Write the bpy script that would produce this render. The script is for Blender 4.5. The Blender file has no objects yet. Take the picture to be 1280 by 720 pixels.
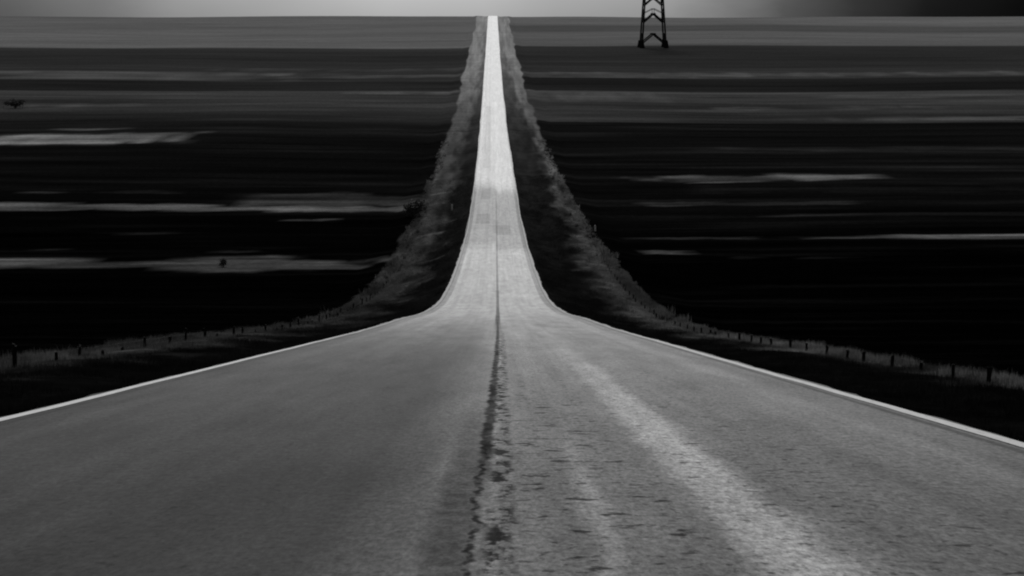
import bpy, bmesh, math, random
import numpy as np

C = bpy.context.scene.collection
rad = math.radians
rng = np.random.default_rng(7)
random.seed(7)

# ------------------------------------------------------------------ camera, sky, sun, exposure
cam_d = bpy.data.cameras.new('camera')
cam_d.sensor_width = 36.0
cam_d.lens = 3500.0 * 36.0 / 1280.0
cam_d.clip_start = 0.5
cam_d.clip_end = 30000.0
cam = bpy.data.objects.new('camera', cam_d)
C.objects.link(cam)
PITCH = math.atan(341.0 / 3500.0)
cam.location = (0, 0, 0)
cam.rotation_euler = (math.pi / 2 - PITCH, 0, 0)
bpy.context.scene.camera = cam

SUN_EL, SUN_AZ = rad(42), rad(-3)        # ahead of the camera, a little to the left, behind thin cloud
SUN_STRENGTH = 3.0
SKY_STRENGTH = 0.08

world = bpy.data.worlds.new('World')
bpy.context.scene.world = world
world.use_nodes = True
nt = world.node_tree
N, L = nt.nodes, nt.links
N.clear()


def mk(nt_, typ, **kw):
    n = nt_.nodes.new(typ)
    for k, v in kw.items():
        if k == 'inputs':
            for a, b in v.items():
                n.inputs[a].default_value = b
        else:
            setattr(n, k, v)
    return n


def ramp(n, stops, interp='LINEAR'):
    cr = n.color_ramp
    cr.interpolation = interp
    while len(cr.elements) > 1:
        cr.elements.remove(cr.elements[-1])
    cr.elements[0].position = stops[0][0]
    cr.elements[0].color = (stops[0][1],) * 3 + (1,)
    for p, v in stops[1:]:
        e = cr.elements.new(p)
        e.color = (v, v, v, 1)


sky = mk(nt, 'ShaderNodeTexSky', sky_type='NISHITA', sun_disc=False, sun_elevation=SUN_EL,
         sun_rotation=SUN_AZ, altitude=300, air_density=1.0, dust_density=3.0)
bw = mk(nt, 'ShaderNodeRGBToBW')
L.new(sky.outputs[0], bw.inputs[0])
tc = mk(nt, 'ShaderNodeTexCoord')
sx = mk(nt, 'ShaderNodeSeparateXYZ')
L.new(tc.outputs['Generated'], sx.inputs[0])
az = mk(nt, 'ShaderNodeMath', operation='ARCTAN2')
L.new(sx.outputs[0], az.inputs[0])
L.new(sx.outputs[1], az.inputs[1])
# broken cloud: soft noise bends the edges of the cloud bank
mp = mk(nt, 'ShaderNodeMapping')
mp.inputs['Scale'].default_value = (1, 1, 2.6)
L.new(tc.outputs['Generated'], mp.inputs[0])
no = mk(nt, 'ShaderNodeTexNoise', inputs={'Scale': 14.0, 'Detail': 6.0, 'Roughness': 0.55})
L.new(mp.outputs[0], no.inputs[0])
nm = mk(nt, 'ShaderNodeMath', operation='MULTIPLY_ADD', inputs={1: 0.035, 2: -0.0175})
L.new(no.outputs[0], nm.inputs[0])
ad = mk(nt, 'ShaderNodeMath', operation='ADD')
L.new(az.outputs[0], ad.inputs[0])
L.new(nm.outputs[0], ad.inputs[1])
mr = mk(nt, 'ShaderNodeMapRange', inputs={'From Min': -0.25, 'From Max': 0.25})
L.new(ad.outputs[0], mr.inputs[0])
bank = mk(nt, 'ShaderNodeValToRGB')


def skystop(px, g):
    a = math.atan((px - 640) / 3500.0)
    return ((a + 0.25) / 0.5, g)


SKYK = 1.18
ramp(bank, [skystop(p, g * SKYK) for p, g in
            [(-200, .16), (0, .22), (120, .35), (240, .59), (350, .75), (480, .93), (600, .90), (700, .74),
             (850, .61), (900, .40), (960, .19), (1060, .072), (1160, .022), (1280, .008), (1500, .03)]])
L.new(mr.outputs[0], bank.inputs[0])
# above the bank the cloud opens into an even overcast
el = mk(nt, 'ShaderNodeMapRange', inputs={'From Min': 0.02, 'From Max': 0.22})
L.new(sx.outputs[2], el.inputs[0])
ncl = mk(nt, 'ShaderNodeTexNoise', inputs={'Scale': 3.2, 'Detail': 7.0, 'Roughness': 0.6})
L.new(mp.outputs[0], ncl.inputs[0])
clr = mk(nt, 'ShaderNodeMapRange', inputs={'From Min': 0.3, 'From Max': 0.7, 'To Min': 0.25, 'To Max': 0.8})
L.new(ncl.outputs[0], clr.inputs[0])
mx = mk(nt, 'ShaderNodeMix', data_type='FLOAT')
L.new(el.outputs[0], mx.inputs[0])
L.new(bank.outputs[0], mx.inputs[2])
L.new(clr.outputs[0], mx.inputs[3])
mul = mk(nt, 'ShaderNodeMath', operation='MULTIPLY')
L.new(bw.outputs[0], mul.inputs[0])
L.new(mx.outputs[0], mul.inputs[1])
bg = mk(nt, 'ShaderNodeBackground', inputs={'Strength': SKY_STRENGTH})
L.new(mul.outputs[0], bg.inputs[0])
wo = mk(nt, 'ShaderNodeOutputWorld')
L.new(bg.outputs[0], wo.inputs[0])

sd = bpy.data.lights.new('sun', 'SUN')
sd.energy = SUN_STRENGTH
sd.angle = rad(10)
sd.color = (1, 1, 1)
sun = bpy.data.objects.new('sun', sd)
C.objects.link(sun)
sun.rotation_euler = (-(math.pi / 2 - SUN_EL), 0, -SUN_AZ)

bpy.context.scene.cycles.filter_width = 2.1     # a soft long lens
vs = bpy.context.scene.view_settings
vs.view_transform = 'Standard'
vs.look = 'None'
vs.gamma = 1
vs.exposure = 0.0
vs.use_curve_mapping = False

# ------------------------------------------------------------------ the lie of the land
F, HALF = 3500.0, 4.2
CP, SP = math.cos(PITCH), math.sin(PITCH)


def pchip(xs, ys):
    xs, ys = np.array(xs, float), np.array(ys, float)
    h, dl = np.diff(xs), np.diff(ys) / np.diff(xs)
    m = np.zeros_like(ys)
    m[0], m[-1] = dl[0], dl[-1]
    for i in range(1, len(xs) - 1):
        m[i] = (dl[i - 1] * h[i] + dl[i] * h[i - 1]) / (h[i] + h[i - 1])

    def f(x):
        x = np.asarray(x, float)
        i = np.clip(np.searchsorted(xs, x) - 1, 0, len(xs) - 2)
        t = (x - xs[i]) / h[i]
        tt = np.clip(t, 0, 1)
        y = ((2 * tt**3 - 3 * tt**2 + 1) * ys[i] + (tt**3 - 2 * tt**2 + tt) * h[i] * m[i]
             + (-2 * tt**3 + 3 * tt**2) * ys[i + 1] + (tt**3 - tt**2) * h[i] * m[i + 1])
        y = y + np.where(t < 0, t * h[i] * m[0], 0) + np.where(t > 1, (t - 1) * h[i] * m[-1], 0)
        return y
    return f


road_z = pchip([-60, 0, 11, 55, 100, 121, 165, 210, 250, 285, 345, 400, 458, 554, 700, 865, 1071, 1371, 1736, 2100, 2461, 2600, 3000, 4500, 7000],
               [4.9, -1.1, -2.2, -6.62, -11.12, -13.16, -17.5, -21.4, -24.1, -26.06, -28.9, -31.1, -32.6, -34.1, -35.0,
                -34.6, -32.3, -27.6, -19.8, -11.2, -2.1, -0.9, -2.6, -40, -150])
road_x = pchip([-60, 0, 11, 55, 121, 210, 285, 458, 700, 1071, 1736, 2461, 7000],
               [-.30, -.34, -.36, -.50, -.82, -1.28, -1.72, -2.75, -4.45, -7.2, -11.9, -16.8, -48])
# how far the outer edge of each verge lies below the road
drop_l = pchip([-60, 0, 80, 125, 180, 220, 270, 330, 410, 540, 800, 1500, 7000],
               [.8, .8, .9, .95, 1.3, 1.8, 2.9, 3.7, 3.3, 2.4, 1.2, .6, .5])
drop_r = pchip([-60, 0, 75, 142, 200, 262, 300, 350, 450, 800, 1500, 7000],
               [1.15, 1.15, 1.25, 1.45, 1.7, 1.8, 1.4, .8, .7, .6, .5, .5])


def hills(x, y):
    """long low swells of the plain away from the road"""
    a = np.clip((np.abs(x) - 16) / 60, 0, 1)
    return a * (0.5 * np.sin(x / 90 + y / 310) + 0.35 * np.sin(x / 41 - y / 190 + 2)) * np.clip(y / 600, 0.25, 1)


def verge_profile(s, y):
    """s = signed distance from the road centre; height against the road"""
    a = np.abs(s)
    d = np.where(s < 0, drop_l(y), drop_r(y))
    t = np.clip((a - 4.35) / 9.2, 0, 1)
    z = -0.30 * np.clip((a - 4.15) / 0.6, 0, 1) - (d - 0.30) * (t ** 0.9)
    z -= 0.35 * np.exp(-((a - 8.0) / 2.2) ** 2) * (a > 4.3) * np.clip(a - 4.3, 0, 1)   # ditch
    z -= 0.55 * np.clip((a - 15.5) / 3.0, 0, 1)       # the ploughed field starts a step lower
    return np.where(a < 4.15, -0.05 - 0.10 * np.clip((4.25 - a) / .1, 0, 1), z)


def ground_z(x, y):
    s = x - road_x(y)
    return road_z(y) + verge_profile(s, y) + hills(x, y)


def px_of(x, y, z):
    d = y * CP - z * SP
    return 640 + F * x / d, 360 - F * (y * SP + z * CP) / d, d


# rows of the photograph -> distance over the open fields
_Y = np.concatenate([np.arange(10, 400, .25), np.arange(400, 2600, 1.0)])
_pm = {}
for _s in (-1, 1):
    _z = road_z(_Y) + verge_profile(_s * 40.0 + 0 * _Y, _Y)
    _pm[_s] = np.minimum.accumulate(px_of(np.zeros_like(_Y), _Y, _z)[1])


def dist_at(row, side=1):
    return float(np.interp(-row, -_pm[side], _Y))


# ------------------------------------------------------------------ helpers
def tag(o, label=None, cat=None, group=None, kind=None):
    for k, v in (('label', label), ('category', cat), ('group', group), ('kind', kind)):
        if v:
            o[k] = v
    return o


def empty(name, loc, rz=0.0):
    o = bpy.data.objects.new(name, None)
    C.objects.link(o)
    o.location = loc
    o.rotation_euler = (0, 0, rz)
    o.empty_display_size = 0.3
    return o


def mesh_obj(name, verts, faces, mat, parent=None, smooth=False):
    me = bpy.data.meshes.new(name)
    me.from_pydata(verts, [], faces)
    me.update()
    me.materials.append(mat)
    if smooth:
        me.polygons.foreach_set('use_smooth', [True] * len(me.polygons))
    o = bpy.data.objects.new(name, me)
    C.objects.link(o)
    o.parent = parent
    return o


def bm_obj(name, bm, mat, parent=None, smooth=False):
    me = bpy.data.meshes.new(name)
    bm.to_mesh(me)
    bm.free()
    me.materials.append(mat)
    if smooth:
        me.polygons.foreach_set('use_smooth', [True] * len(me.polygons))
    o = bpy.data.objects.new(name, me)
    C.objects.link(o)
    o.parent = parent
    return o


def grid_mesh(name, P, mat, attrs=None, uv=None, smooth=True):
    """P: rows x cols x 3"""
    r, c = P.shape[:2]
    idx = np.arange(r * c).reshape(r, c)
    f = np.stack([idx[:-1, :-1], idx[:-1, 1:], idx[1:, 1:], idx[1:, :-1]], -1).reshape(-1, 4)
    me = bpy.data.meshes.new(name)
    me.vertices.add(r * c)
    me.vertices.foreach_set('co', P.reshape(-1).astype(np.float32))
    me.loops.add(f.size)
    me.loops.foreach_set('vertex_index', f.reshape(-1).astype(np.int32))
    me.polygons.add(len(f))
    me.polygons.foreach_set('loop_start', np.arange(0, f.size, 4, dtype=np.int32))
    me.polygons.foreach_set('loop_total', np.full(len(f), 4, dtype=np.int32))
    me.update(calc_edges=True)
    if smooth:
        me.polygons.foreach_set('use_smooth', np.ones(len(f), bool))
    for k, v in (attrs or {}).items():
        a = me.attributes.new(k, 'FLOAT', 'POINT')
        a.data.foreach_set('value', v.reshape(-1).astype(np.float32))
    if uv is not None:
        ul = me.uv_layers.new(name='UVMap')
        ul.data.foreach_set('uv', uv.reshape(-1, 2)[f.reshape(-1)].reshape(-1).astype(np.float32))
    me.materials.append(mat)
    o = bpy.data.objects.new(name, me)
    C.objects.link(o)
    return o


def tris_mesh(name, V, nper, mat, attrs=None):
    """V: n x nper x 3, one face each"""
    n = len(V)
    me = bpy.data.meshes.new(name)
    me.vertices.add(n * nper)
    me.vertices.foreach_set('co', V.reshape(-1).astype(np.float32))
    me.loops.add(n * nper)
    me.loops.foreach_set('vertex_index', np.arange(n * nper, dtype=np.int32))
    me.polygons.add(n)
    me.polygons.foreach_set('loop_start', np.arange(0, n * nper, nper, dtype=np.int32))
    me.polygons.foreach_set('loop_total', np.full(n, nper, dtype=np.int32))
    me.update(calc_edges=True)
    for k, v in (attrs or {}).items():
        a = me.attributes.new(k, 'FLOAT', 'POINT')
        a.data.foreach_set('value', v.reshape(-1).astype(np.float32))
    me.materials.append(mat)
    o = bpy.data.objects.new(name, me)
    C.objects.link(o)
    return o


def lin(g):
    g = np.asarray(g, float) / 255.0
    return np.where(g <= 0.04045, g / 12.92, ((g + 0.055) / 1.055) ** 2.4)


def smooth_noise(shape_x, seed, n=4096):
    r = np.random.default_rng(seed)
    t = r.random(n)
    i = np.floor(shape_x).astype(int)
    f = shape_x - i
    f = f * f * (3 - 2 * f)
    return t[i % n] * (1 - f) + t[(i + 1) % n] * f


def noise2(x, y, seed, n=512):
    r = np.random.default_rng(seed)
    t = r.random((n, n))
    i, j = np.floor(x).astype(int), np.floor(y).astype(int)
    fx, fy = x - i, y - j
    fx, fy = fx * fx * (3 - 2 * fx), fy * fy * (3 - 2 * fy)
    a = t[i % n, j % n] * (1 - fx) + t[(i + 1) % n, j % n] * fx
    b = t[i % n, (j + 1) % n] * (1 - fx) + t[(i + 1) % n, (j + 1) % n] * fx
    return a * (1 - fy) + b * fy


# ------------------------------------------------------------------ materials
def new_mat(name):
    m = bpy.data.materials.new(name)
    m.use_nodes = True
    m.node_tree.nodes.clear()
    return m


def plain_mat(name, v, rough=0.8, metal=0.0, var=0.25, scale=6.0):
    m = new_mat(name)
    t = m.node_tree
    p = mk(t, 'ShaderNodeBsdfPrincipled', inputs={'Roughness': rough, 'Metallic': metal, 'Specular IOR Level': 0.08})
    tcn = mk(t, 'ShaderNodeTexCoord')
    n = mk(t, 'ShaderNodeTexNoise', inputs={'Scale': scale, 'Detail': 5.0})
    t.links.new(tcn.outputs['Object'], n.inputs[0])
    r = mk(t, 'ShaderNodeMapRange', inputs={'From Min': .3, 'From Max': .7, 'To Min': v * (1 - var), 'To Max': v * (1 + var)})
    t.links.new(n.outputs[0], r.inputs[0])
    t.links.new(r.outputs[0], p.inputs['Base Color'])
    o = mk(t, 'ShaderNodeOutputMaterial')
    t.links.new(p.outputs[0], o.inputs[0])
    return m


def ground_mat():
    m = new_mat('soil_and_crops')
    t = m.node_tree
    a = mk(t, 'ShaderNodeAttribute', attribute_name='tone')
    tcn = mk(t, 'ShaderNodeTexCoord')
    n1 = mk(t, 'ShaderNodeTexNoise', inputs={'Scale': 1.1, 'Detail': 8.0, 'Roughness': 0.65})
    t.links.new(tcn.outputs['Object'], n1.inputs[0])
    r1 = mk(t, 'ShaderNodeMapRange', inputs={'From Min': .3, 'From Max': .7, 'To Min': .55, 'To Max': 1.45})
    t.links.new(n1.outputs[0], r1.inputs[0])
    # drilled rows and tractor passes run across the view
    mp_ = mk(t, 'ShaderNodeMapping')
    mp_.inputs['Scale'].default_value = (0.012, 0.16, 0.1)
    t.links.new(tcn.outputs['Object'], mp_.inputs[0])
    n2 = mk(t, 'ShaderNodeTexNoise', inputs={'Scale': 1.0, 'Detail': 5.0, 'Roughness': 0.6})
    t.links.new(mp_.outputs[0], n2.inputs[0])
    r2 = mk(t, 'ShaderNodeMapRange', inputs={'From Min': .3, 'From Max': .7, 'To Min': .72, 'To Max': 1.28})
    t.links.new(n2.outputs[0], r2.inputs[0])
    x = mk(t, 'ShaderNodeMath', operation='MULTIPLY')
    t.links.new(r1.outputs[0], x.inputs[0])
    t.links.new(r2.outputs[0], x.inputs[1])
    y = mk(t, 'ShaderNodeMath', operation='MULTIPLY')
    t.links.new(x.outputs[0], y.inputs[0])
    t.links.new(a.outputs['Fac'], y.inputs[1])
    d = mk(t, 'ShaderNodeBsdfDiffuse', inputs={'Roughness': 0.6})
    t.links.new(y.outputs[0], d.inputs[0])
    o = mk(t, 'ShaderNodeOutputMaterial')
    t.links.new(d.outputs[0], o.inputs[0])
    return m


def grass_mat():
    m = new_mat('dry_grass')
    t = m.node_tree
    a = mk(t, 'ShaderNodeAttribute', attribute_name='tone')
    d = mk(t, 'ShaderNodeBsdfDiffuse')
    tr = mk(t, 'ShaderNodeBsdfTranslucent')
    t.links.new(a.outputs['Fac'], d.inputs[0])
    t.links.new(a.outputs['Fac'], tr.inputs[0])
    mxs = mk(t, 'ShaderNodeMixShader', inputs={0: 0.35})
    t.links.new(d.outputs[0], mxs.inputs[1])
    t.links.new(tr.outputs[0], mxs.inputs[2])
    o = mk(t, 'ShaderNodeOutputMaterial')
    t.links.new(mxs.outputs[0], o.inputs[0])
    return m


class NB:
    """small node-math builder"""
    def __init__(s, t):
        s.t = t

    def m(s, op, a, b=0.0, c=None):
        n = s.t.nodes.new('ShaderNodeMath')
        n.operation = op
        for i, v in enumerate((a, b) if c is None else (a, b, c)):
            if isinstance(v, (int, float)):
                n.inputs[i].default_value = v
            else:
                s.t.links.new(v, n.inputs[i])
        return n.outputs[0]

    def sstep(s, x, lo, hi):
        n = mk(s.t, 'ShaderNodeMapRange', interpolation_type='SMOOTHSTEP', inputs={'From Min': lo, 'From Max': hi})
        s.t.links.new(x, n.inputs[0])
        return n.outputs[0]

    def mr(s, x, a, b, c, d):
        n = mk(s.t, 'ShaderNodeMapRange', inputs={'From Min': a, 'From Max': b, 'To Min': c, 'To Max': d})
        s.t.links.new(x, n.inputs[0])
        return n.outputs[0]

    def band(s, x, lo, hi, soft):
        return s.m('MULTIPLY', s.sstep(x, lo - soft, lo + soft), s.m('SUBTRACT', 1.0, s.sstep(x, hi - soft, hi + soft)))

    def noise(s, u, v, su, sv, detail=4, rough=.6, off=0.0):
        c = mk(s.t, 'ShaderNodeCombineXYZ', inputs={2: off})
        s.t.links.new(s.m('MULTIPLY', u, su), c.inputs[0])
        s.t.links.new(s.m('MULTIPLY', v, sv), c.inputs[1])
        n = mk(s.t, 'ShaderNodeTexNoise', inputs={'Scale': 1.0, 'Detail': float(detail), 'Roughness': rough})
        s.t.links.new(c.outputs[0], n.inputs[0])
        return n.outputs[0]


def road_uv(t):
    uv = mk(t, 'ShaderNodeUVMap', uv_map='UVMap')
    s = mk(t, 'ShaderNodeSeparateXYZ')
    t.links.new(uv.outputs[0], s.inputs[0])
    return s.outputs[0], s.outputs[1]


ROAD_K = 1.0


def asphalt_mat():
    m = new_mat('worn_asphalt')
    t = m.node_tree
    b = NB(t)
    U, V = road_uv(t)
    k = ROAD_K
    # (distance, albedo): grazing glare painted in as paler asphalt, plus resurfaced sections
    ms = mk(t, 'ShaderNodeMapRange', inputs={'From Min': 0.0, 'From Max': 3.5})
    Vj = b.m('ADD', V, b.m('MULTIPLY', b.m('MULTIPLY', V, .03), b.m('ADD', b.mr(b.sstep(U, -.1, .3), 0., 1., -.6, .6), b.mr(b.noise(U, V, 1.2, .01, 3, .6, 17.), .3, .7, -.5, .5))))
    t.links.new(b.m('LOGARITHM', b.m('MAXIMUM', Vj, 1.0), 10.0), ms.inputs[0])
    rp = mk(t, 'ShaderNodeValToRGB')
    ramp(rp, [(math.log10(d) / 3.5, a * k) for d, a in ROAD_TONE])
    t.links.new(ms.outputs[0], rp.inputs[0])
    col = rp.outputs[0]
    n_big = b.noise(U, V, .35, .025, 4, .6, 1.3)
    n_mid = b.noise(U, V, 1.8, .16, 6, .68, 5.1)
    n_fine = b.noise(U, V, 42., 7., 4, .7, 9.7)
    n_pit = b.noise(U, V, 5.0, 3.2, 4, .55, 21.)
    n_pit2 = b.noise(U, V, 15., 6.0, 3, .6, 33.)
    col = b.m('MULTIPLY', col, b.mr(n_big, .3, .7, .9, 1.1))
    col = b.m('MULTIPLY', col, b.mr(n_mid, .3, .7, .78, 1.22))
    col = b.m('MULTIPLY', col, b.mr(n_fine, .3, .7, .55, 1.45))
    near = b.m('SUBTRACT', 1.0, b.sstep(V, 60., 160.))
    n_dash = b.noise(U, V, 13., 5.5, 5, .75, 27.)
    col = b.m('MULTIPLY', col, b.mr(n_dash, .3, .7, .6, 1.4))
    # left lane darker than the right
    ll = b.m('SUBTRACT', 1.0, b.sstep(U, -.6, .35))
    col = b.m('MULTIPLY', col, b.m('SUBTRACT', 1.0, b.m('MULTIPLY', b.m('MULTIPLY', ll, .8), b.m('SUBTRACT', 1.0, b.sstep(V, 30., 150.)))))
    n_long = b.noise(U, V, 3.2, .018, 4, .6, 13.)
    col = b.m('MULTIPLY', col, b.mr(n_long, .3, .7, .84, 1.16))
    # polished wheel track in the right lane
    Uw = b.m('ADD', U, b.mr(b.noise(U, V, 2.2, .5, 6, .75, 2.), .3, .7, -.085, .085))
    trk = b.band(Uw, 1.36, 1.71, .11)
    trk = b.m('MULTIPLY', trk, b.m('SUBTRACT', 1.0, b.m('MULTIPLY', b.sstep(V, 18., 55.), .8)))
    trk = b.m('MULTIPLY', trk, b.m('SUBTRACT', 1.0, b.sstep(V, 30., 95.)))
    col = b.m('MULTIPLY', col, b.m('ADD', 1.0, b.m('MULTIPLY', trk, 1.45)))
    trk2 = b.m('MULTIPLY', b.band(Uw, .72, .84, .055), b.m('SUBTRACT', 1.0, b.sstep(V, 15., 23.)))
    col = b.m('MULTIPLY', col, b.m('ADD', 1.0, b.m('MULTIPLY', trk2, .75)))
    # outer wheel path, darker
    ow = b.m('MULTIPLY', b.band(Uw, 2.1, 3.0, .35), b.m('SUBTRACT', 1.0, b.sstep(V, 60., 200.)))
    col = b.m('MULTIPLY', col, b.m('SUBTRACT', 1.0, b.m('MULTIPLY', ow, .18)))
    for uc, am in ((-2.9, .14), (-1.25, .10)):
        w_ = b.band(Uw, uc - .3, uc + .3, .25)
        col = b.m('MULTIPLY', col, b.m('SUBTRACT', 1.0, b.m('MULTIPLY', w_, am)))
    # pits and lifted patches right of the seam
    reg = b.m('MULTIPLY', b.sstep(U, .15, .5), b.m('SUBTRACT', 1.0, b.sstep(U, 2.0, 3.4)))
    reg = b.m('ADD', b.m('MULTIPLY', reg, .85), .15)
    reg2 = b.m('MULTIPLY', b.band(U, .35, 1.25, .2), b.m('SUBTRACT', 1.0, b.sstep(V, 22., 45.)))
    pit = b.m('MULTIPLY', b.sstep(b.m('ADD', n_pit, b.m('MULTIPLY', reg2, .035)), .61, .69), reg)
    pit2 = b.m('MULTIPLY', b.m('MULTIPLY', b.sstep(n_pit2, .57, .66), .8), b.m('ADD', b.m('MULTIPLY', reg, .6), .3))
    col = b.m('MULTIPLY', col, b.m('SUBTRACT', 1.0, b.m('MULTIPLY', b.m('MAXIMUM', pit, pit2), b.m('MULTIPLY', near, .68))))
    # centre seam: tar line with crumbled edges, remains of paint to its right
    wob = b.mr(b.noise(U, V, .6, .9, 4, .62, 3.), .3, .7, -.04, .04)
    Us = b.m('ADD', U, wob)
    seam = b.m('MAXIMUM', b.m('MULTIPLY', b.band(Us, .155, .245, .02), b.sstep(V, 14., 20.)), b.m('MULTIPLY', b.band(Us, .10, .30, .03), b.sstep(V, 70., 130.)))
    seam0 = b.m('MULTIPLY', b.band(Us, -.02, .18, .06), b.m('SUBTRACT', 1.0, b.sstep(V, 16., 30.)))
    seam0 = b.m('MULTIPLY', seam0, b.mr(b.noise(U, V, 4., 2., 4, .65, 81.), .35, .6, .45, 1.0))
    crack = b.m('MULTIPLY', b.band(b.m('ADD', Us, b.mr(b.noise(U, V, 3., .9, 3, .55, 91.), .3, .7, -.025, .025)), .16, .20, .014), b.m('SUBTRACT', 1.0, b.sstep(V, 19., 24.)))
    n_s = b.noise(U, V, 6., 1.5, 5, .65, 44.)
    blot = b.m('MULTIPLY', b.band(Us, .24, .37, .035), b.sstep(n_s, .47, .56))
    blot = b.m('MULTIPLY', blot, b.m('SUBTRACT', 1.0, b.sstep(V, 60., 110.)))
    paint = b.m('MULTIPLY', b.band(Us, .20, .29, .03), b.sstep(b.noise(U, V, 5., .9, 4, .6, 61.), .42, .55))
    paint = b.m('MULTIPLY', paint, b.m('SUBTRACT', 1.0, b.sstep(V, 50., 90.)))
    col = b.m('MULTIPLY', col, b.m('ADD', 1.0, b.m('MULTIPLY', paint, .55)))
    col = b.m('MULTIPLY', col, b.m('SUBTRACT', 1.0, b.m('MAXIMUM', b.m('MULTIPLY', seam0, .55), b.m('MULTIPLY', b.m('MULTIPLY', crack, .75), b.sstep(b.noise(U, V, 6., 2.6, 4, .6, 95.), .38, .55)))))
    col = b.m('MULTIPLY', col, b.m('SUBTRACT', 1.0, b.m('MULTIPLY', blot, .85)))
    sfade = b.mr(b.sstep(V, 45., 420.), 0., 1., .93, .4)
    sfade = b.m('MULTIPLY', sfade, b.m('SUBTRACT', 1.0, b.sstep(V, 480., 560.)))
    seam_n = b.mr(b.noise(U, V, 3., .8, 4, .6, 71.), .3, .6, .55, 1.0)
    col = b.m('MULTIPLY', col, b.m('SUBTRACT', 1.0, b.m('MULTIPLY', b.m('MULTIPLY', seam, seam_n), sfade)))
    # darker shoulders
    aU = b.m('ABSOLUTE', b.m('ADD', U, 0.0))
    sh = b.sstep(aU, 3.45, 3.65)
    sh = b.m('MULTIPLY', sh, b.mr(b.sstep(V, 60., 190.), 0., 1., .18, .42))
    sh = b.m('MULTIPLY', sh, b.m('SUBTRACT', 1.0, b.sstep(V, 500., 620.)))
    col = b.m('MULTIPLY', col, b.m('SUBTRACT', 1.0, sh))
    ed = b.band(b.m('ADD', aU, b.m('MULTIPLY', wob, .3)), 3.92, 4.0, .02)
    col = b.m('MULTIPLY', col, b.m('SUBTRACT', 1.0, b.m('MULTIPLY', ed, .55)))
    # rectangular repairs further down
    for (u0, u1, v0, v1, am) in PATCHES:
        w_ = b.m('MULTIPLY', b.band(Us, u0, u1, .12), b.band(V, v0, v1, 1.5))
        col = b.m('MULTIPLY', col, b.m('ADD', 1.0, b.m('MULTIPLY', w_, am)))
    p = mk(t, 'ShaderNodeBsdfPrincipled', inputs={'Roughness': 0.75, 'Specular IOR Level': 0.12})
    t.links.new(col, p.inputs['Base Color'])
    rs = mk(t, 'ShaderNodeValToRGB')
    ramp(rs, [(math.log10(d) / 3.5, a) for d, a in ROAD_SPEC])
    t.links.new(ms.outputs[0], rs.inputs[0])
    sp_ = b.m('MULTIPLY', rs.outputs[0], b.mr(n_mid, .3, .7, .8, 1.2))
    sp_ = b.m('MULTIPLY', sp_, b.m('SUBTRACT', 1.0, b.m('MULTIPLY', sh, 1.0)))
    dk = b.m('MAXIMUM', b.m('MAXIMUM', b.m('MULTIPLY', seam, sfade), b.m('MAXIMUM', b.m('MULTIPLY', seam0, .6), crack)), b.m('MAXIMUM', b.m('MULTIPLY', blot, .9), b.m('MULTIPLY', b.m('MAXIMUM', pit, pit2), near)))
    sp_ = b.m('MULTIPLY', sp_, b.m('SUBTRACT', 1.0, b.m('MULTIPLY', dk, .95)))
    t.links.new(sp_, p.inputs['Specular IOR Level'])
    bmp = mk(t, 'ShaderNodeBump', inputs={'Strength': 0.5, 'Distance': 0.008})
    t.links.new(b.m('SUBTRACT', b.m('ADD', n_fine, n_mid), b.m('MULTIPLY', pit, .8)), bmp.inputs['Height'])
    t.links.new(bmp.outputs[0], p.inputs['Normal'])
    o = mk(t, 'ShaderNodeOutputMaterial')
    t.links.new(p.outputs[0], o.inputs[0])
    return m


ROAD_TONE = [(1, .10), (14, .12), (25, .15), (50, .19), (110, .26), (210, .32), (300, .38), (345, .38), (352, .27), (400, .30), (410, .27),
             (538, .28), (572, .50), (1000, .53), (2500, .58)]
ROAD_SPEC = [(1, .025), (15, .03), (50, .08), (110, .14), (210, .24), (340, .32), (352, .20), (540, .20), (570, .50), (1000, .62), (2500, .8)]  # gloss raised with distance to build up the far glare
PATCHES = [(-2.6, -.9, 512, 552, -.22), (-3.0, -.8, 430, 462, -.30), (.1, 2.2, 395, 425, -.28), (-.4, .4, 400, 440, -.15),
           (.3, 3.3, 330, 347, .12), (-3.2, .1, 352, 372, .15), (.3, 3.2, 218, 228, .15), (-2.6, -.9, 640, 1020, -.22), (.3, 1.6, 570, 1100, .08),
           (-.4, .5, 232, 236, -.2), (-3.3, -.2, 171, 175, .16), (-1.6, -.7, 128, 150, -.12), (1.5, 2.1, 96, 106, -.25), (-1.9, -1.5, 93, 104, -.28)]


def paint_mat():
    m = new_mat('worn_white_paint')
    t = m.node_tree
    b = NB(t)
    U, V = road_uv(t)
    n = b.noise(U, V, 9., 1.1, 5, .65, 4.)
    n2 = b.noise(U, V, 60., 30., 3, .7, 8.)
    col = b.m('MULTIPLY', b.mr(n, .3, .7, .8, 1.1), b.mr(n2, .3, .7, .85, 1.15))
    col = b.m('MULTIPLY', col, b.mr(b.sstep(V, 45., 110.), 0., 1., PAINT_V, PAINT_V * .5))
    wear = b.sstep(b.noise(U, V, 22., 3.0, 5, .75, 14.), .56, .66)
    col = b.m('MULTIPLY', col, b.m('SUBTRACT', 1.0, b.m('MULTIPLY', wear, .55)))
    p = mk(t, 'ShaderNodeBsdfPrincipled', inputs={'Roughness': 0.6, 'Specular IOR Level': 0.15})
    t.links.new(col, p.inputs['Base Color'])
    o = mk(t, 'ShaderNodeOutputMaterial')
    t.links.new(p.outputs[0], o.inputs[0])
    return m


PAINT_V = 0.37

#@@TONES
G_FIELD = 0.40
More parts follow.
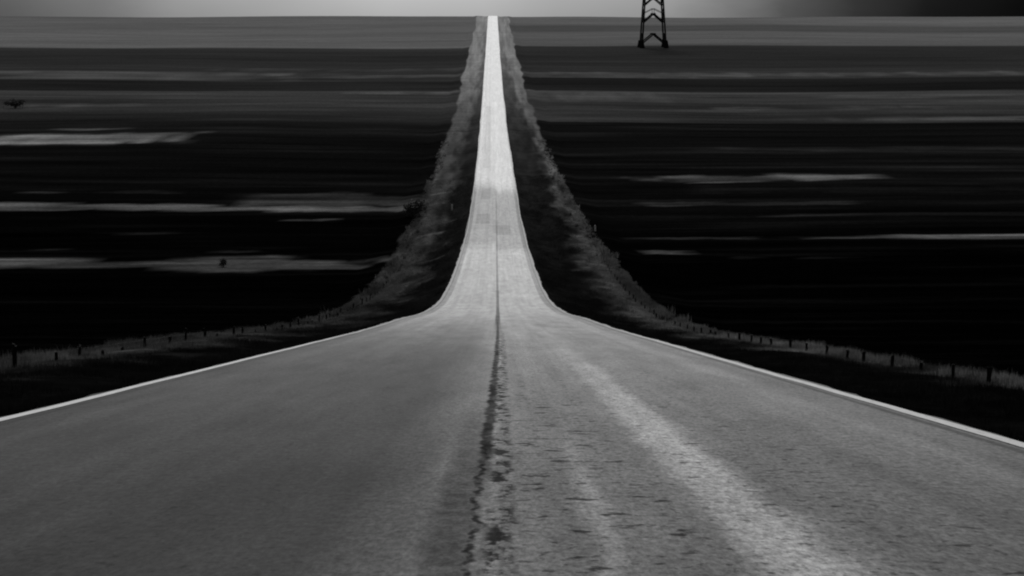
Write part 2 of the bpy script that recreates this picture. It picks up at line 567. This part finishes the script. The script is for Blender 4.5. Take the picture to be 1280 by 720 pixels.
# ------------------------------------------------------------------ ground: one sheet with verges, fields and strips
def base_rows():
    ys = [-50.0]
    while ys[-1] < 7000:
        y = ys[-1]
        step = 1.0 if y < 140 else max(1.0, min(1.0 + (y - 140) / 260, 4.0)) if y < 1400 else (4.0 + (y - 1400) / 150 if y < 2700 else 60)
        ys.append(y + step)
    return np.array(ys)


def base_cols():
    a = list(np.arange(0, 4.1, 1.0)) + [4.14, 4.22, 4.35, 4.6, 4.85] + list(np.arange(5.25, 19, .45)) + list(np.arange(19, 40, 2.0))
    x = 40.0
    while x < 480:
        a.append(x)
        x += 4.0
    while x < 3500:
        a.append(x)
        x *= 1.08
    a = np.array(a)
    return np.concatenate([-a[:0:-1], a])


Yr, Sc = base_rows(), base_cols()
YY, SS = np.meshgrid(Yr, Sc, indexing='ij')
XX = SS + road_x(YY)
ZZ = ground_z(XX, YY)
near_w = np.clip((np.abs(SS) - 4.6) / 1.5, 0, 1)
ZZ += near_w * 0.16 * (noise2(XX * .7 + 50, YY * .35 + 50, 3) - .5)


# base tone of the land by distance, one list for each side: (row, grey)
BASE_L = [(19, 78), (24, 84), (40, 82), (59, 84), (60.5, 44), (66, 38), (78, 37), (88, 42), (90, 42), (101, 40), (101.8, 28),
          (113.5, 28), (114.5, 48), (137, 46), (145, 32), (157, 22), (168, 15), (200, 11), (240, 8), (262, 3), (330, 2), (720, 1)]
BASE_R = [(19, 84), (31, 84), (33, 66), (39, 66), (41, 80), (57, 78), (58.5, 40), (75, 37), (88, 40), (96, 44), (97.5, 25), (112.5, 25),
          (113.5, 54), (126, 50), (129, 42), (151.5, 40), (152.5, 13), (185, 14), (215, 11), (250, 8), (290, 4), (325, 1.5), (720, 1)]
# (side, row0, row1, px0, px1, grey, end softness px, raggedness)
STRIPS = [
    (-1, 89.8, 100.8, -40, 340, 62, 120, .0), (-1, 85, 89, 300, 600, 46, 40, .2), (-1, 93, 97, 400, 600, 54, 60, .3),
    (-1, 115, 119, 430, 600, 62, 20, .2), (-1, 130, 134, 60, 170, 55, 30, .5),
    (-1, 162.5, 165.5, 80, 152, 46, 12, .6), (-1, 169.5, 185.5, 2, 165, 88, 30, .1), (-1, 169.5, 181, 130, 222, 66, 25, .5),
    (-1, 242, 245, 28, 80, 38, 6, .5), (-1, 254.5, 265.5, -60, 75, 78, 8, .1), (-1, 256.5, 265, 60, 270, 60, 30, .35),
    (-1, 258, 265, 240, 530, 46, 30, .3), (-1, 243, 258, 330, 530, 34, 60, .5), (-1, 240, 244, 140, 200, 20, 20, .5),
    (-1, 274, 277, 355, 408, 44, 10, .6), (-1, 290, 293, 150, 226, 20, 12, .8), (-1, 310, 313, 40, 70, 22, 10, .6),
    (-1, 322, 335, -60, 100, 62, 10, .1), (-1, 326, 336, 90, 250, 58, 30, .3), (-1, 321.5, 338.5, 215, 350, 62, 40, .3),
    (-1, 325, 336.5, 300, 450, 60, 40, .2), (-1, 313.5, 316, 280, 320, 26, 12, .6),
    (1, 90, 94.5, 600, 1300, 62, 30, .2), (1, 93, 97, 600, 830, 58, 40, .1), (1, 117, 121, 840, 1300, 55, 90, .4), (1, 115, 127, 600, 830, 60, 10, .05),
    (1, 131, 135, 900, 965, 60, 15, .4), (1, 144, 149, 1100, 1300, 50, 80, .4), (1, 131, 136, 1060, 1180, 48, 30, .4),
    (1, 183, 188, 900, 1300, 24, 60, .3), (1, 220.5, 228, 825, 1000, 44, 40, .4), (1, 218, 227, 975, 1092, 64, 20, .35),
    (1, 226, 229, 880, 940, 50, 10, .5), (1, 235, 243, 900, 1300, 15, 60, .5),
    (1, 254, 258, 805, 1060, 26, 20, .4), (1, 269, 273, 1000, 1300, 20, 60, .4), (1, 297, 300, 800, 930, 30, 20, .3),
    (1, 296.5, 301, 1030, 1180, 34, 40, .3), (1, 296.5, 302.5, 1150, 1320, 66, 40, .1),
    (1, 314, 318, 805, 856, 44, 10, .5), (1, 322, 325, 925, 942, 14, 8, .5), (1, 322, 325, 1010, 1058, 18, 16, .5),
]


def side_base(tbl, side):
    d = np.array([dist_at(r, side) for r, g in tbl])
    v = np.array([g for r, g in tbl], float)
    o = np.argsort(d)
    return lambda y: np.interp(y, d[o], v[o])


bl, br = side_base(BASE_L, -1), side_base(BASE_R, 1)
wobY = (noise2(XX / 60 + 9, YY * 0 + 3.5, 11) - .5) * 2
Yw = YY + wobY * np.clip((YY - 400) / 1400, 0, 1) * 6
grey = np.where(SS < 0, bl(Yw), br(Yw))
for sgn, r0, r1, p0, p1, g, soft, rag in STRIPS:
    y1, y0 = dist_at(r0, sgn), dist_at(r1, sgn)
    ym = (y0 + y1) / 2
    x0, x1, sx_ = (p0 - 640) * ym / F, (p1 - 640) * ym / F, 1.7 * soft * ym / F
    n1 = noise2(XX / (sx_ * .4 + 3) + 7, YY / (y1 - y0) * .8 + 3, int(r0 * 7)) - .5
    n2 = noise2(XX / (sx_ * .12 + 2) + 1, YY / (y1 - y0) * 2 + 9, int(r0 * 7) + 1) - .5
    h = (y1 - y0)
    e = np.minimum(YY - y0, y1 - YY) / h + (n1 + .6 * n2) * rag * 1.2
    my = np.clip(e / .22 + .3, 0, 1)
    mxx = np.clip((XX - x0) / sx_ + .5 + n2 * 1.2, 0, 1) * np.clip((x1 - XX) / sx_ + .5 + n2 * 1.2, 0, 1)
    mxx = np.clip(mxx * 1.6, 0, 1)
    m_ = my * mxx * (np.sign(SS) == sgn) * (YY > y0 - h) * (YY < y1 + h)
    grey = grey * (1 - m_) + g * (1 + .22 * n2 + .2 * n1) * m_
QF = 20 * np.log(np.maximum(YY, 10.0))
st = noise2(XX / (YY * .07 + 8) + 50, QF * 2.2, 21) * .5 + noise2(XX / (YY * .02 + 4) + 90, QF * 5.5, 22) * .3 + noise2(XX / (YY * .2 + 8) + 30, QF * .8, 23) * .2 - .5
grey *= 1 + st * np.interp(YY, [50, 300, 600, 1100, 1700, 2500], [2.0, 2.0, 1.6, .7, .3, .16])
grey += np.clip(st - .08, 0, 1) * np.interp(YY, [100, 300, 600, 900, 1300], [6, 22, 30, 24, 0])
field_tone = lin(grey)


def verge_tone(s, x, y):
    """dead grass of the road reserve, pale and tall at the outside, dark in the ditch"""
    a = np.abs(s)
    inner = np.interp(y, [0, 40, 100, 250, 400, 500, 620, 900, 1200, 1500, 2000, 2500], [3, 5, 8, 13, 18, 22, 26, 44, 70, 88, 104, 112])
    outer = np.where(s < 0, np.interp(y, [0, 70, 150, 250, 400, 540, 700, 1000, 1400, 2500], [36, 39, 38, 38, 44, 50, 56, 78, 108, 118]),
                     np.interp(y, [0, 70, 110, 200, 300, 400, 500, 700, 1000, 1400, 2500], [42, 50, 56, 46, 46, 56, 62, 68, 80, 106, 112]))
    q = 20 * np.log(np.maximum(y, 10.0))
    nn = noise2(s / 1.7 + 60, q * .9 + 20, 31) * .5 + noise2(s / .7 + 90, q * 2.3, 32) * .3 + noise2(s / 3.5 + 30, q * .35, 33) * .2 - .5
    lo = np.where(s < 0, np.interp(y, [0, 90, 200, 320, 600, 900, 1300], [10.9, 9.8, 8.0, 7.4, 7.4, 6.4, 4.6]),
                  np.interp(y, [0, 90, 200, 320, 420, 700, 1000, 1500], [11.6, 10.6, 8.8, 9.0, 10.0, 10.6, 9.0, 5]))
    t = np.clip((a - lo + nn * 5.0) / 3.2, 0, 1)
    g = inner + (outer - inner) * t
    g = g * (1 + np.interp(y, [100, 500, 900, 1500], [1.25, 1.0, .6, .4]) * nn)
    # cross ditches and tracks: thin paler bars over the left reserve
    for sg, r_, a0, a1, gv in ((-1, 248, 9.5, 13.5, 74), (-1, 262, 10.5, 13, 60), (-1, 289, 9, 12.6, 55), (-1, 303.5, 7.5, 13, 62), (-1, 291, 6, 11, 44),
                             (1, 281, 10.5, 13.4, 58), (1, 248, 10.8, 13, 62), (1, 262, 10.5, 13, 60), (1, 346, 8, 14, 40), (-1, 345, 6, 12, 40)):
        yc = dist_at(r_, sg)
        hw_ = 1.1 * yc * yc / (F * 32) + 1.0
        m_ = (np.sign(s) == sg) * np.clip((hw_ - np.abs(y - yc)) / (hw_ * .5), 0, 1) * np.clip((a - a0) / .8 + nn, 0, 1) * np.clip((a1 - a) / .8 + nn, 0, 1)
        g = g * (1 - m_) + gv * m_
    return np.clip(g, 1, 255)


a_ = np.abs(SS)
QQ = 20 * np.log(np.maximum(YY, 10.0))
edge_n = (noise2(XX * 0 + 3 + (SS > 0) * 7, QQ * 1.6, 41) - .5) * 1.2 + (noise2(XX * 0 + 5 + (SS > 0) * 7, QQ * .5, 42) - .5) * 1.8
wv = np.clip((14.0 + edge_n * np.clip(YY / 300, .15, 1) - a_) / .5 + .5, 0, 1)
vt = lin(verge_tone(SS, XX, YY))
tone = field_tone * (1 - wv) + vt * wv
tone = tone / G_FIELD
gm = ground_mat()
ground = grid_mesh('ground', np.stack([XX, YY, ZZ], -1), gm, {'tone': tone})
tag(ground, kind='structure')

# ------------------------------------------------------------------ road and its edge lines
yr = Yr[(Yr >= -50) & (Yr <= 4200)]
uc = np.array([-4.30, -4.23, -4.0, -3.5, -2.5, -1.5, -.5, .5, 1.5, 2.5, 3.5, 4.0, 4.23, 4.30])
Yg, Ug = np.meshgrid(yr, uc, indexing='ij')
jit = np.where(np.abs(Ug) > 4.1, 1, 0) * np.sign(Ug) * ((noise2(Yg / 1.3 + 3, np.sign(Ug) + 5, 51) - .5) * .10 + (noise2(20 * np.log(np.maximum(Yg, 10)) * .8, np.sign(Ug) + 5, 52) - .5) * .24 * np.clip(Yg / 320, .02, 1))
Xg = Ug + road_x(Yg) + jit


def surf_z(u, y):
    return road_z(y) - 0.012 * np.minimum(np.abs(u), 4.2) ** 1.5 / 4.2 + 0.02


Zg = surf_z(Ug, Yg)
Zg[:, 0] -= .30
Zg[:, -1] -= .30
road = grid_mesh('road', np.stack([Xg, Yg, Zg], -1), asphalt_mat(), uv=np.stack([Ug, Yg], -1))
tag(road, kind='structure')
pm = paint_mat()
for sgn in (-1, 1):
    u2 = np.array([4.05, 4.18]) * sgn
    if sgn < 0:
        u2 = u2[::-1]
    Yl, Ul = np.meshgrid(yr[yr < 1200], u2, indexing='ij')
    wl = (noise2(Yl / 14 + 3, Yl * 0 + 2, 61) - .5) * .04 + (noise2(20 * np.log(np.maximum(Yl, 10)) * .8, np.sign(Ul) + 5, 52) - .5) * .20 * np.clip(Yl / 320, .02, 1)
    ln = grid_mesh('edge_line', np.stack([Ul + wl + road_x(Yl), Yl, surf_z(Ul, Yl) + .006], -1), pm, uv=np.stack([Ul, Yl], -1))
    tag(ln, kind='structure')

# ------------------------------------------------------------------ grass of the verges
def tufts(n, y0, y1, a0, a1, hmin, hmax, blades, wid, seed, power=1.0, outer_tall=True):
    r = np.random.default_rng(seed)
    y = y0 + (y1 - y0) * r.random(n) ** power
    sgn = np.where(r.random(n) < .5, -1, 1)
    a = a0 + (a1 - a0) * r.random(n)
    s = a * sgn
    x = s + road_x(y)
    z = ground_z(x, y)
    q = 20 * np.log(np.maximum(y, 10.0))
    clump = noise2(s / 1.5 + 48, q * 1.1 + 8, 71) * .6 + noise2(s / .6 + 88, q * 3 + 8, 72) * .4
    keep = r.random(n) < -.05 + 1.9 * clump
    x, y, z, s, a, clump = x[keep], y[keep], z[keep], s[keep], a[keep], clump[keep]
    n = len(x)
    h = (hmin + (hmax - hmin) * r.random(n)) * (.25 + 1.5 * clump)
    if outer_tall:
        h *= np.interp(a, [4.5, 7, 10, 12.9, 13.3, 14.5], [.35, .5, .55, .5, 1.0, 1.0])
    B = blades
    ang = r.random((n, B)) * 2 * np.pi
    lean = r.random((n, B)) * .6
    hb = h[:, None] * (.6 + .5 * r.random((n, B)))
    off = r.normal(0, .08 + wid, (n, B, 2))
    bx, by = x[:, None] + off[..., 0], y[:, None] + off[..., 1]
    w = wid * (.6 + .8 * r.random((n, B)))
    fa = r.random((n, B)) * np.pi
    V = np.zeros((n, B, 3, 3))
    V[..., 0, 0] = bx - np.cos(fa) * w
    V[..., 0, 1] = by - np.sin(fa) * w
    V[..., 1, 0] = bx + np.cos(fa) * w
    V[..., 1, 1] = by + np.sin(fa) * w
    V[..., 0, 2] = V[..., 1, 2] = z[:, None] - .05
    V[..., 2, 0] = bx + np.cos(ang) * lean * hb
    V[..., 2, 1] = by + np.sin(ang) * lean * hb
    V[..., 2, 2] = z[:, None] + hb
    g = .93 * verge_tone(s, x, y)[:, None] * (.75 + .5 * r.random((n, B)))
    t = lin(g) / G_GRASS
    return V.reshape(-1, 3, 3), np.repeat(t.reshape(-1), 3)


G_GRASS = 0.34
sets = [
    tufts(30000, 25, 150, 4.6, 14.6, .14, .34, 9, .010, 101),
    tufts(26000, 150, 330, 4.7, 14.6, .16, .38, 8, .025, 102),
    tufts(16000, 330, 620, 4.8, 14.7, .18, .40, 7, .05, 103),
    tufts(16000, 55, 340, 13.1, 14.5, .16, .34, 9, .014, 104),
    tufts(420, 200, 800, 12.5, 14.8, .3, .75, 20, .07, 105, outer_tall=False),
]
V = np.concatenate([s_[0] for s_ in sets])
A = np.concatenate([s_[1] for s_ in sets])
gr = tris_mesh('verge_grass', V, 3, grass_mat(), {'tone': A})
tag(gr, 'dry grass growing along both verges between the asphalt and the fields', 'grass', kind='stuff')

# ------------------------------------------------------------------ fences along the outer edge of each verge
wood = plain_mat('weathered_wood', .010, .9, scale=9)
wire_m = plain_mat('rusty_wire', .01, .7, scale=20)


def post_mesh(h, w, seed, top='slant'):
    r = random.Random(seed)
    bm = bmesh.new()
    n = 8
    rings = []
    for k, (zz, f) in enumerate(((-.25, 1.1), (0, 1.08), (h * .4, 1.0), (h * .8, .96), (h - .02, .92), (h, .8))):
        ring = []
        for i in range(n):
            a = 2 * math.pi * i / n
            q = f * w / 2 * (1 + r.uniform(-.08, .08))
            tz = zz + (.03 * math.cos(a) if k >= 4 else 0)
            ring.append(bm.verts.new((q * math.cos(a) + .01 * k * r.uniform(-1, 1), q * math.sin(a), tz)))
        rings.append(ring)
    for a, b_ in zip(rings[:-1], rings[1:]):
        for i in range(n):
            bm.faces.new((a[i], a[(i + 1) % n], b_[(i + 1) % n], b_[i]))
    bm.faces.new(rings[-1])
    bm.faces.new(rings[0][::-1])
    me = bpy.data.meshes.new('post')
    bm.to_mesh(me)
    bm.free()
    me.materials.append(wood)
    return me


post_meshes = [post_mesh(h, w, i) for i, (h, w) in enumerate([(.42, .10), (.45, .11), (.40, .10), (.47, .11), (.43, .10)])]


def fence(name, side, ys, fa, label, hs):
    y0 = ys[0]
    x0 = side * fa + float(road_x(y0))
    root = empty(name, (x0, y0, float(ground_z(np.array(x0), np.array(y0)))))
    tag(root, label, 'fence')
    tops = []
    r = random.Random(5 + side)
    for i, y in enumerate(ys):
        yy = y + r.uniform(-.15, .15)
        x = side * fa + float(road_x(yy)) + r.uniform(-.12, .12)
        z = float(ground_z(np.array(x), np.array(yy)))
        p = bpy.data.objects.new('post', post_meshes[r.randrange(5)])
        C.objects.link(p)
        p.parent = root
        k = hs(i, r)
        p.location = (x - x0, yy - y0, z - root.location.z)
        p.rotation_euler = (r.uniform(-.05, .05), r.uniform(-.07, .07), r.uniform(0, 6))
        p.scale = (1, 1, k)
        tops.append((x - x0, yy - y0, z - root.location.z, k))
    for hh in (.16, .33):
        bm = bmesh.new()
        prev = None
        pts = []
        for a, b_ in zip(tops[:-1], tops[1:]):
            for q in (0, .33, .66):
                pts.append((a[0] + (b_[0] - a[0]) * q, a[1] + (b_[1] - a[1]) * q,
                            a[2] + (b_[2] - a[2]) * q + hh - .03 * math.sin(math.pi * q)))
        for c_ in pts:
            ring = [bm.verts.new((c_[0] + .0025 * math.cos(t_), c_[1], c_[2] + .0025 * math.sin(t_))) for t_ in (0, 2.09, 4.19)]
            if prev:
                for i in range(3):
                    bm.faces.new((prev[i], prev[(i + 1) % 3], ring[(i + 1) % 3], ring[i]))
            prev = ring
        bm_obj('wire', bm, wire_m, root)
    return root


FA = 12.9
# spacing measured from the photograph: about 6.6 m
ysr = [FA * F / u for u in (625, 581, 541, 503, 472, 445, 418, 394, 372, 353, 337, 321)]
while ysr[-1] < 330:
    ysr.append(ysr[-1] + 6.7)
ysl = [FA * F / u for u in (594, 551, 517, 492, 463, 434, 406, 387, 365)]
while ysl[-1] < 330:
    ysl.append(ysl[-1] + 6.7)
fence('wire_fence', 1, ysr, FA, 'row of short dark wooden fence posts before the pale grass bank right of the road', lambda i, r: r.uniform(.78, .98))
fence('wire_fence', -1, ysl, FA, 'uneven low dark fence posts half sunk in the grass bank left of the road', lambda i, r: r.choice((.45, .7, 1.0, 1.35)))

# ------------------------------------------------------------------ small pale marker posts beside the road in the dip
pale = plain_mat('bleached_plastic', .8, .7, scale=12)
dark_band = plain_mat('dark_reflector_band', .01, .5)


def marker(px_, row, h, label):
    # stands on the ground where the ray of that pixel meets the verge
    best = None
    for y in np.arange(150, 700, .5):
        s_ = (px_ - 640) * (y * CP + 30 * SP) / F
        z = float(ground_z(np.array(s_), np.array(y)))
        q = px_of(s_, y, z)
        if best is None or abs(q[1] - row) < best[0]:
            best = (abs(q[1] - row), s_, y, z)
    _, x, y, z = best
    root = empty('marker_post', (x, y, z))
    tag(root, label, 'marker post', 'pale marker posts in the dip')
    bm = bmesh.new()
    bmesh.ops.create_cone(bm, cap_ends=True, segments=10, radius1=.10, radius2=.085, depth=h + .2)
    bmesh.ops.translate(bm, verts=bm.verts, vec=(0, 0, h / 2 - .1))
    bmesh.ops.scale(bm, verts=bm.verts, vec=(1.5, .7, 1))
    bm_obj('shaft', bm, pale, root)
    bm = bmesh.new()
    bmesh.ops.create_cone(bm, cap_ends=True, segments=10, radius1=.11, radius2=.07, depth=.12)
    bmesh.ops.translate(bm, verts=bm.verts, vec=(0, 0, h + .06))
    bmesh.ops.scale(bm, verts=bm.verts, vec=(1.5, .7, 1))
    bm_obj('cap', bm, pale, root)
    return root


marker(565, 263, .95, 'small pale marker post standing in the grass left of the road')
marker(744, 289, .75, 'small pale marker post at the edge of the black field right of the road')

# ------------------------------------------------------------------ bushes out in the fields
leaf_m = plain_mat('dark_leaves', .10, .9, var=.5, scale=1.5)
bark_m = plain_mat('bark', .01, .9)


def bush(px_, row, w, h, label, seed, group=None, X=None):
    y = dist_at(row, 1 if px_ > 640 else -1)
    x = (px_ - 640) * y / F if X is None else X
    z = float(ground_z(np.array(x), np.array(y)))
    root = empty('bush', (x, y, z))
    tag(root, label, 'bush', group)
    r = np.random.default_rng(seed)
    bm = bmesh.new()
    for k in range(5):
        a = r.random() * 6.28
        q = r.random() * w * .25
        tip = (math.cos(a) * q, math.sin(a) * q, h * (.45 + .35 * r.random()))
        d0 = h * .035
        vs_ = []
        for zc, rr, cx, cy in ((-.1, d0, 0, 0), (tip[2] * .5, d0 * .7, tip[0] * .4, tip[1] * .4), (tip[2], d0 * .3, tip[0], tip[1])):
            vs_.append([bm.verts.new((cx + rr * math.cos(t_), cy + rr * math.sin(t_), zc)) for t_ in np.arange(0, 6.2, 1.26)])
        for a1, b1 in zip(vs_[:-1], vs_[1:]):
            for i in range(5):
                bm.faces.new((a1[i], a1[(i + 1) % 5], b1[(i + 1) % 5], b1[i]))
    bm_obj('stem', bm, bark_m, root)
    n = 1800
    cl = r.normal(0, 1, (9, 3)) * (w * .15, w * .15, h * .12) + (0, 0, h * .55)
    c = cl[r.integers(0, 9, n)] + r.normal(0, 1, (n, 3)) * (w * .12, w * .12, h * .12)
    c[:, 2] = np.clip(c[:, 2], .05 * h, None)
    sz = .04 * (w + h)
    q = c[:, None, :] + r.normal(0, sz * .6, (n, 4, 3))
    o = tris_mesh('foliage', q[:, :3], 3, leaf_m)
    o.parent = root
    return root


bush(20, 136, 6, 3.6, 'low dark bush alone in the grey field at the far left edge', 1)
bush(278, 334, 1.3, 1.1, 'small dark bush on the pale strip nearest on the left', 2)
bush(516, 275, 4.2, 3.0, 'broad dark bush where the middle pale strip meets the left verge', 4)

# ------------------------------------------------------------------ lattice tower
steel = plain_mat('dark_steel', .012, .7, 0.0, scale=.3)
conc = plain_mat('dark_concrete', .012, .9, scale=.5)
glass_m = plain_mat('insulator_glaze', .03, .3)


def bar(bm, p, q, w):
    p, q = np.array(p, float), np.array(q, float)
    d = q - p
    ln_ = np.linalg.norm(d)
    d /= ln_
    up = np.array((0, 0, 1.0)) if abs(d[2]) < .9 else np.array((1.0, 0, 0))
    a = np.cross(d, up)
    a /= np.linalg.norm(a)
    b_ = np.cross(d, a)
    vs_ = []
    for c_ in (p, q):
        vs_.append([bm.verts.new(tuple(c_ + (a * i + b_ * j) * w / 2)) for i, j in ((-1, -1), (1, -1), (1, 1), (-1, 1))])
    for i in range(4):
        bm.faces.new((vs_[0][i], vs_[0][(i + 1) % 4], vs_[1][(i + 1) % 4], vs_[1][i]))
    bm.faces.new(vs_[0][::-1])
    bm.faces.new(vs_[1])


def tower():
    y = dist_at(60.5)
    x = (816.2 - 640) * (y * CP + 20 * SP) / F
    z = float(ground_z(np.array(x), np.array(y)))
    root = empty('lattice_tower', (x, y, z), rad(3))
    tag(root, 'tall dark steel lattice tower standing in the field on the skyline', 'lattice tower')
    m_px = y / F                                     # metres to a pixel out there
    hw = lambda h: max(1.4, 15.0 * m_px - h * (3.6 * m_px / (57 * m_px)))
    H = 108.0
    wz = lambda i, j, h: (i * hw(h), j * hw(h), h)
    for i in (-1, 1):
        for j in (-1, 1):
            bm = bmesh.new()
            bar(bm, wz(i, j, -1.0), wz(i, j, 40), .95)
            bar(bm, wz(i, j, 40), wz(i, j, 75), .75)
            bar(bm, wz(i, j, 75), wz(i, j, H), .6)
            bm_obj('leg', bm, steel, root)
            bm = bmesh.new()
            bmesh.ops.create_cone(bm, cap_ends=True, segments=12, radius1=1.8, radius2=.9, depth=5.4)
            bmesh.ops.translate(bm, verts=bm.verts, vec=(i * hw(0), j * hw(0), 1.9))
            bm_obj('footing', bm, conc, root)
    panels = [(2.6, 8.4, .8), (15.5, 20.8, .8), (26.0, 30.8, .7), (34.5, 39, .6), (43, 47.5, .55), (51.5, 56, .5), (60, 64, .45), (68, 72, .4),
              (76, 80, .4), (84, 88, .35), (92, 96, .35), (100, 104, .3)]
    for f in range(4):                               # one inverted V between the legs in every panel of each face
        ca = [(-1, -1), (1, -1), (1, 1), (-1, 1)]
        (i0, j0), (i1, j1) = ca[f], ca[(f + 1) % 4]
        for k, (a, b_, w) in enumerate(panels):
            bm = bmesh.new()
            A_, B_ = np.array(wz(i0, j0, a)), np.array(wz(i1, j1, a))
            top = (np.array(wz(i0, j0, b_)) + np.array(wz(i1, j1, b_))) / 2
            lip = np.array((0, 0, w * .3))
            bar(bm, A_, top + lip, w)
            bar(bm, B_, top + lip, w)
            bar(bm, top - (A_ - B_) / 14 + lip * .5, top + (A_ - B_) / 14 + lip * .5, w * 1.3)     # gusset plate
            if k >= 1:                               # a lighter second V under the first, and ties out to the legs
                top2 = top + np.array((0, 0, 3.4))
                bar(bm, top, top2, w * .35)
                bar(bm, np.array(wz(i0, j0, b_ + .4)), top2, w * .4)
                bar(bm, np.array(wz(i1, j1, b_ + .4)), top2, w * .4)
            bm_obj('brace', bm, steel, root)
    for h, ln_ in ((70, 15), (82, 18), (94, 13)):
        for sg in (-1, 1):
            bm = bmesh.new()
            tip = (sg * (hw(h) + ln_), 0, h + .5)
            for j in (-1, 1):
                bar(bm, wz(sg, j, h), tip, .45)
                bar(bm, wz(sg, j, h + 4), tip, .4)
                for q in (.3, .6):
                    p0 = np.array(wz(sg, j, h)) * (1 - q) + np.array(tip) * q
                    p1 = np.array(wz(sg, j, h + 4)) * (1 - q) + np.array(tip) * q
                    bar(bm, p0, p1, .25)
            arm = bm_obj('crossarm', bm, steel, root)
            bm = bmesh.new()
            for k in range(9):
                ret = bmesh.ops.create_cone(bm, cap_ends=True, segments=10, radius1=.32, radius2=.14, depth=.3)
                bmesh.ops.translate(bm, verts=ret['verts'], vec=(tip[0], 0, h - .3 - k * .4))
            ins = bm_obj('insulator', bm, glass_m, arm)
    bm = bmesh.new()
    for i in (-1, 1):
        for j in (-1, 1):
            bar(bm, wz(i, j, H), (0, 0, H + 8), .4)
    bm_obj('peak', bm, steel, root)


tower()
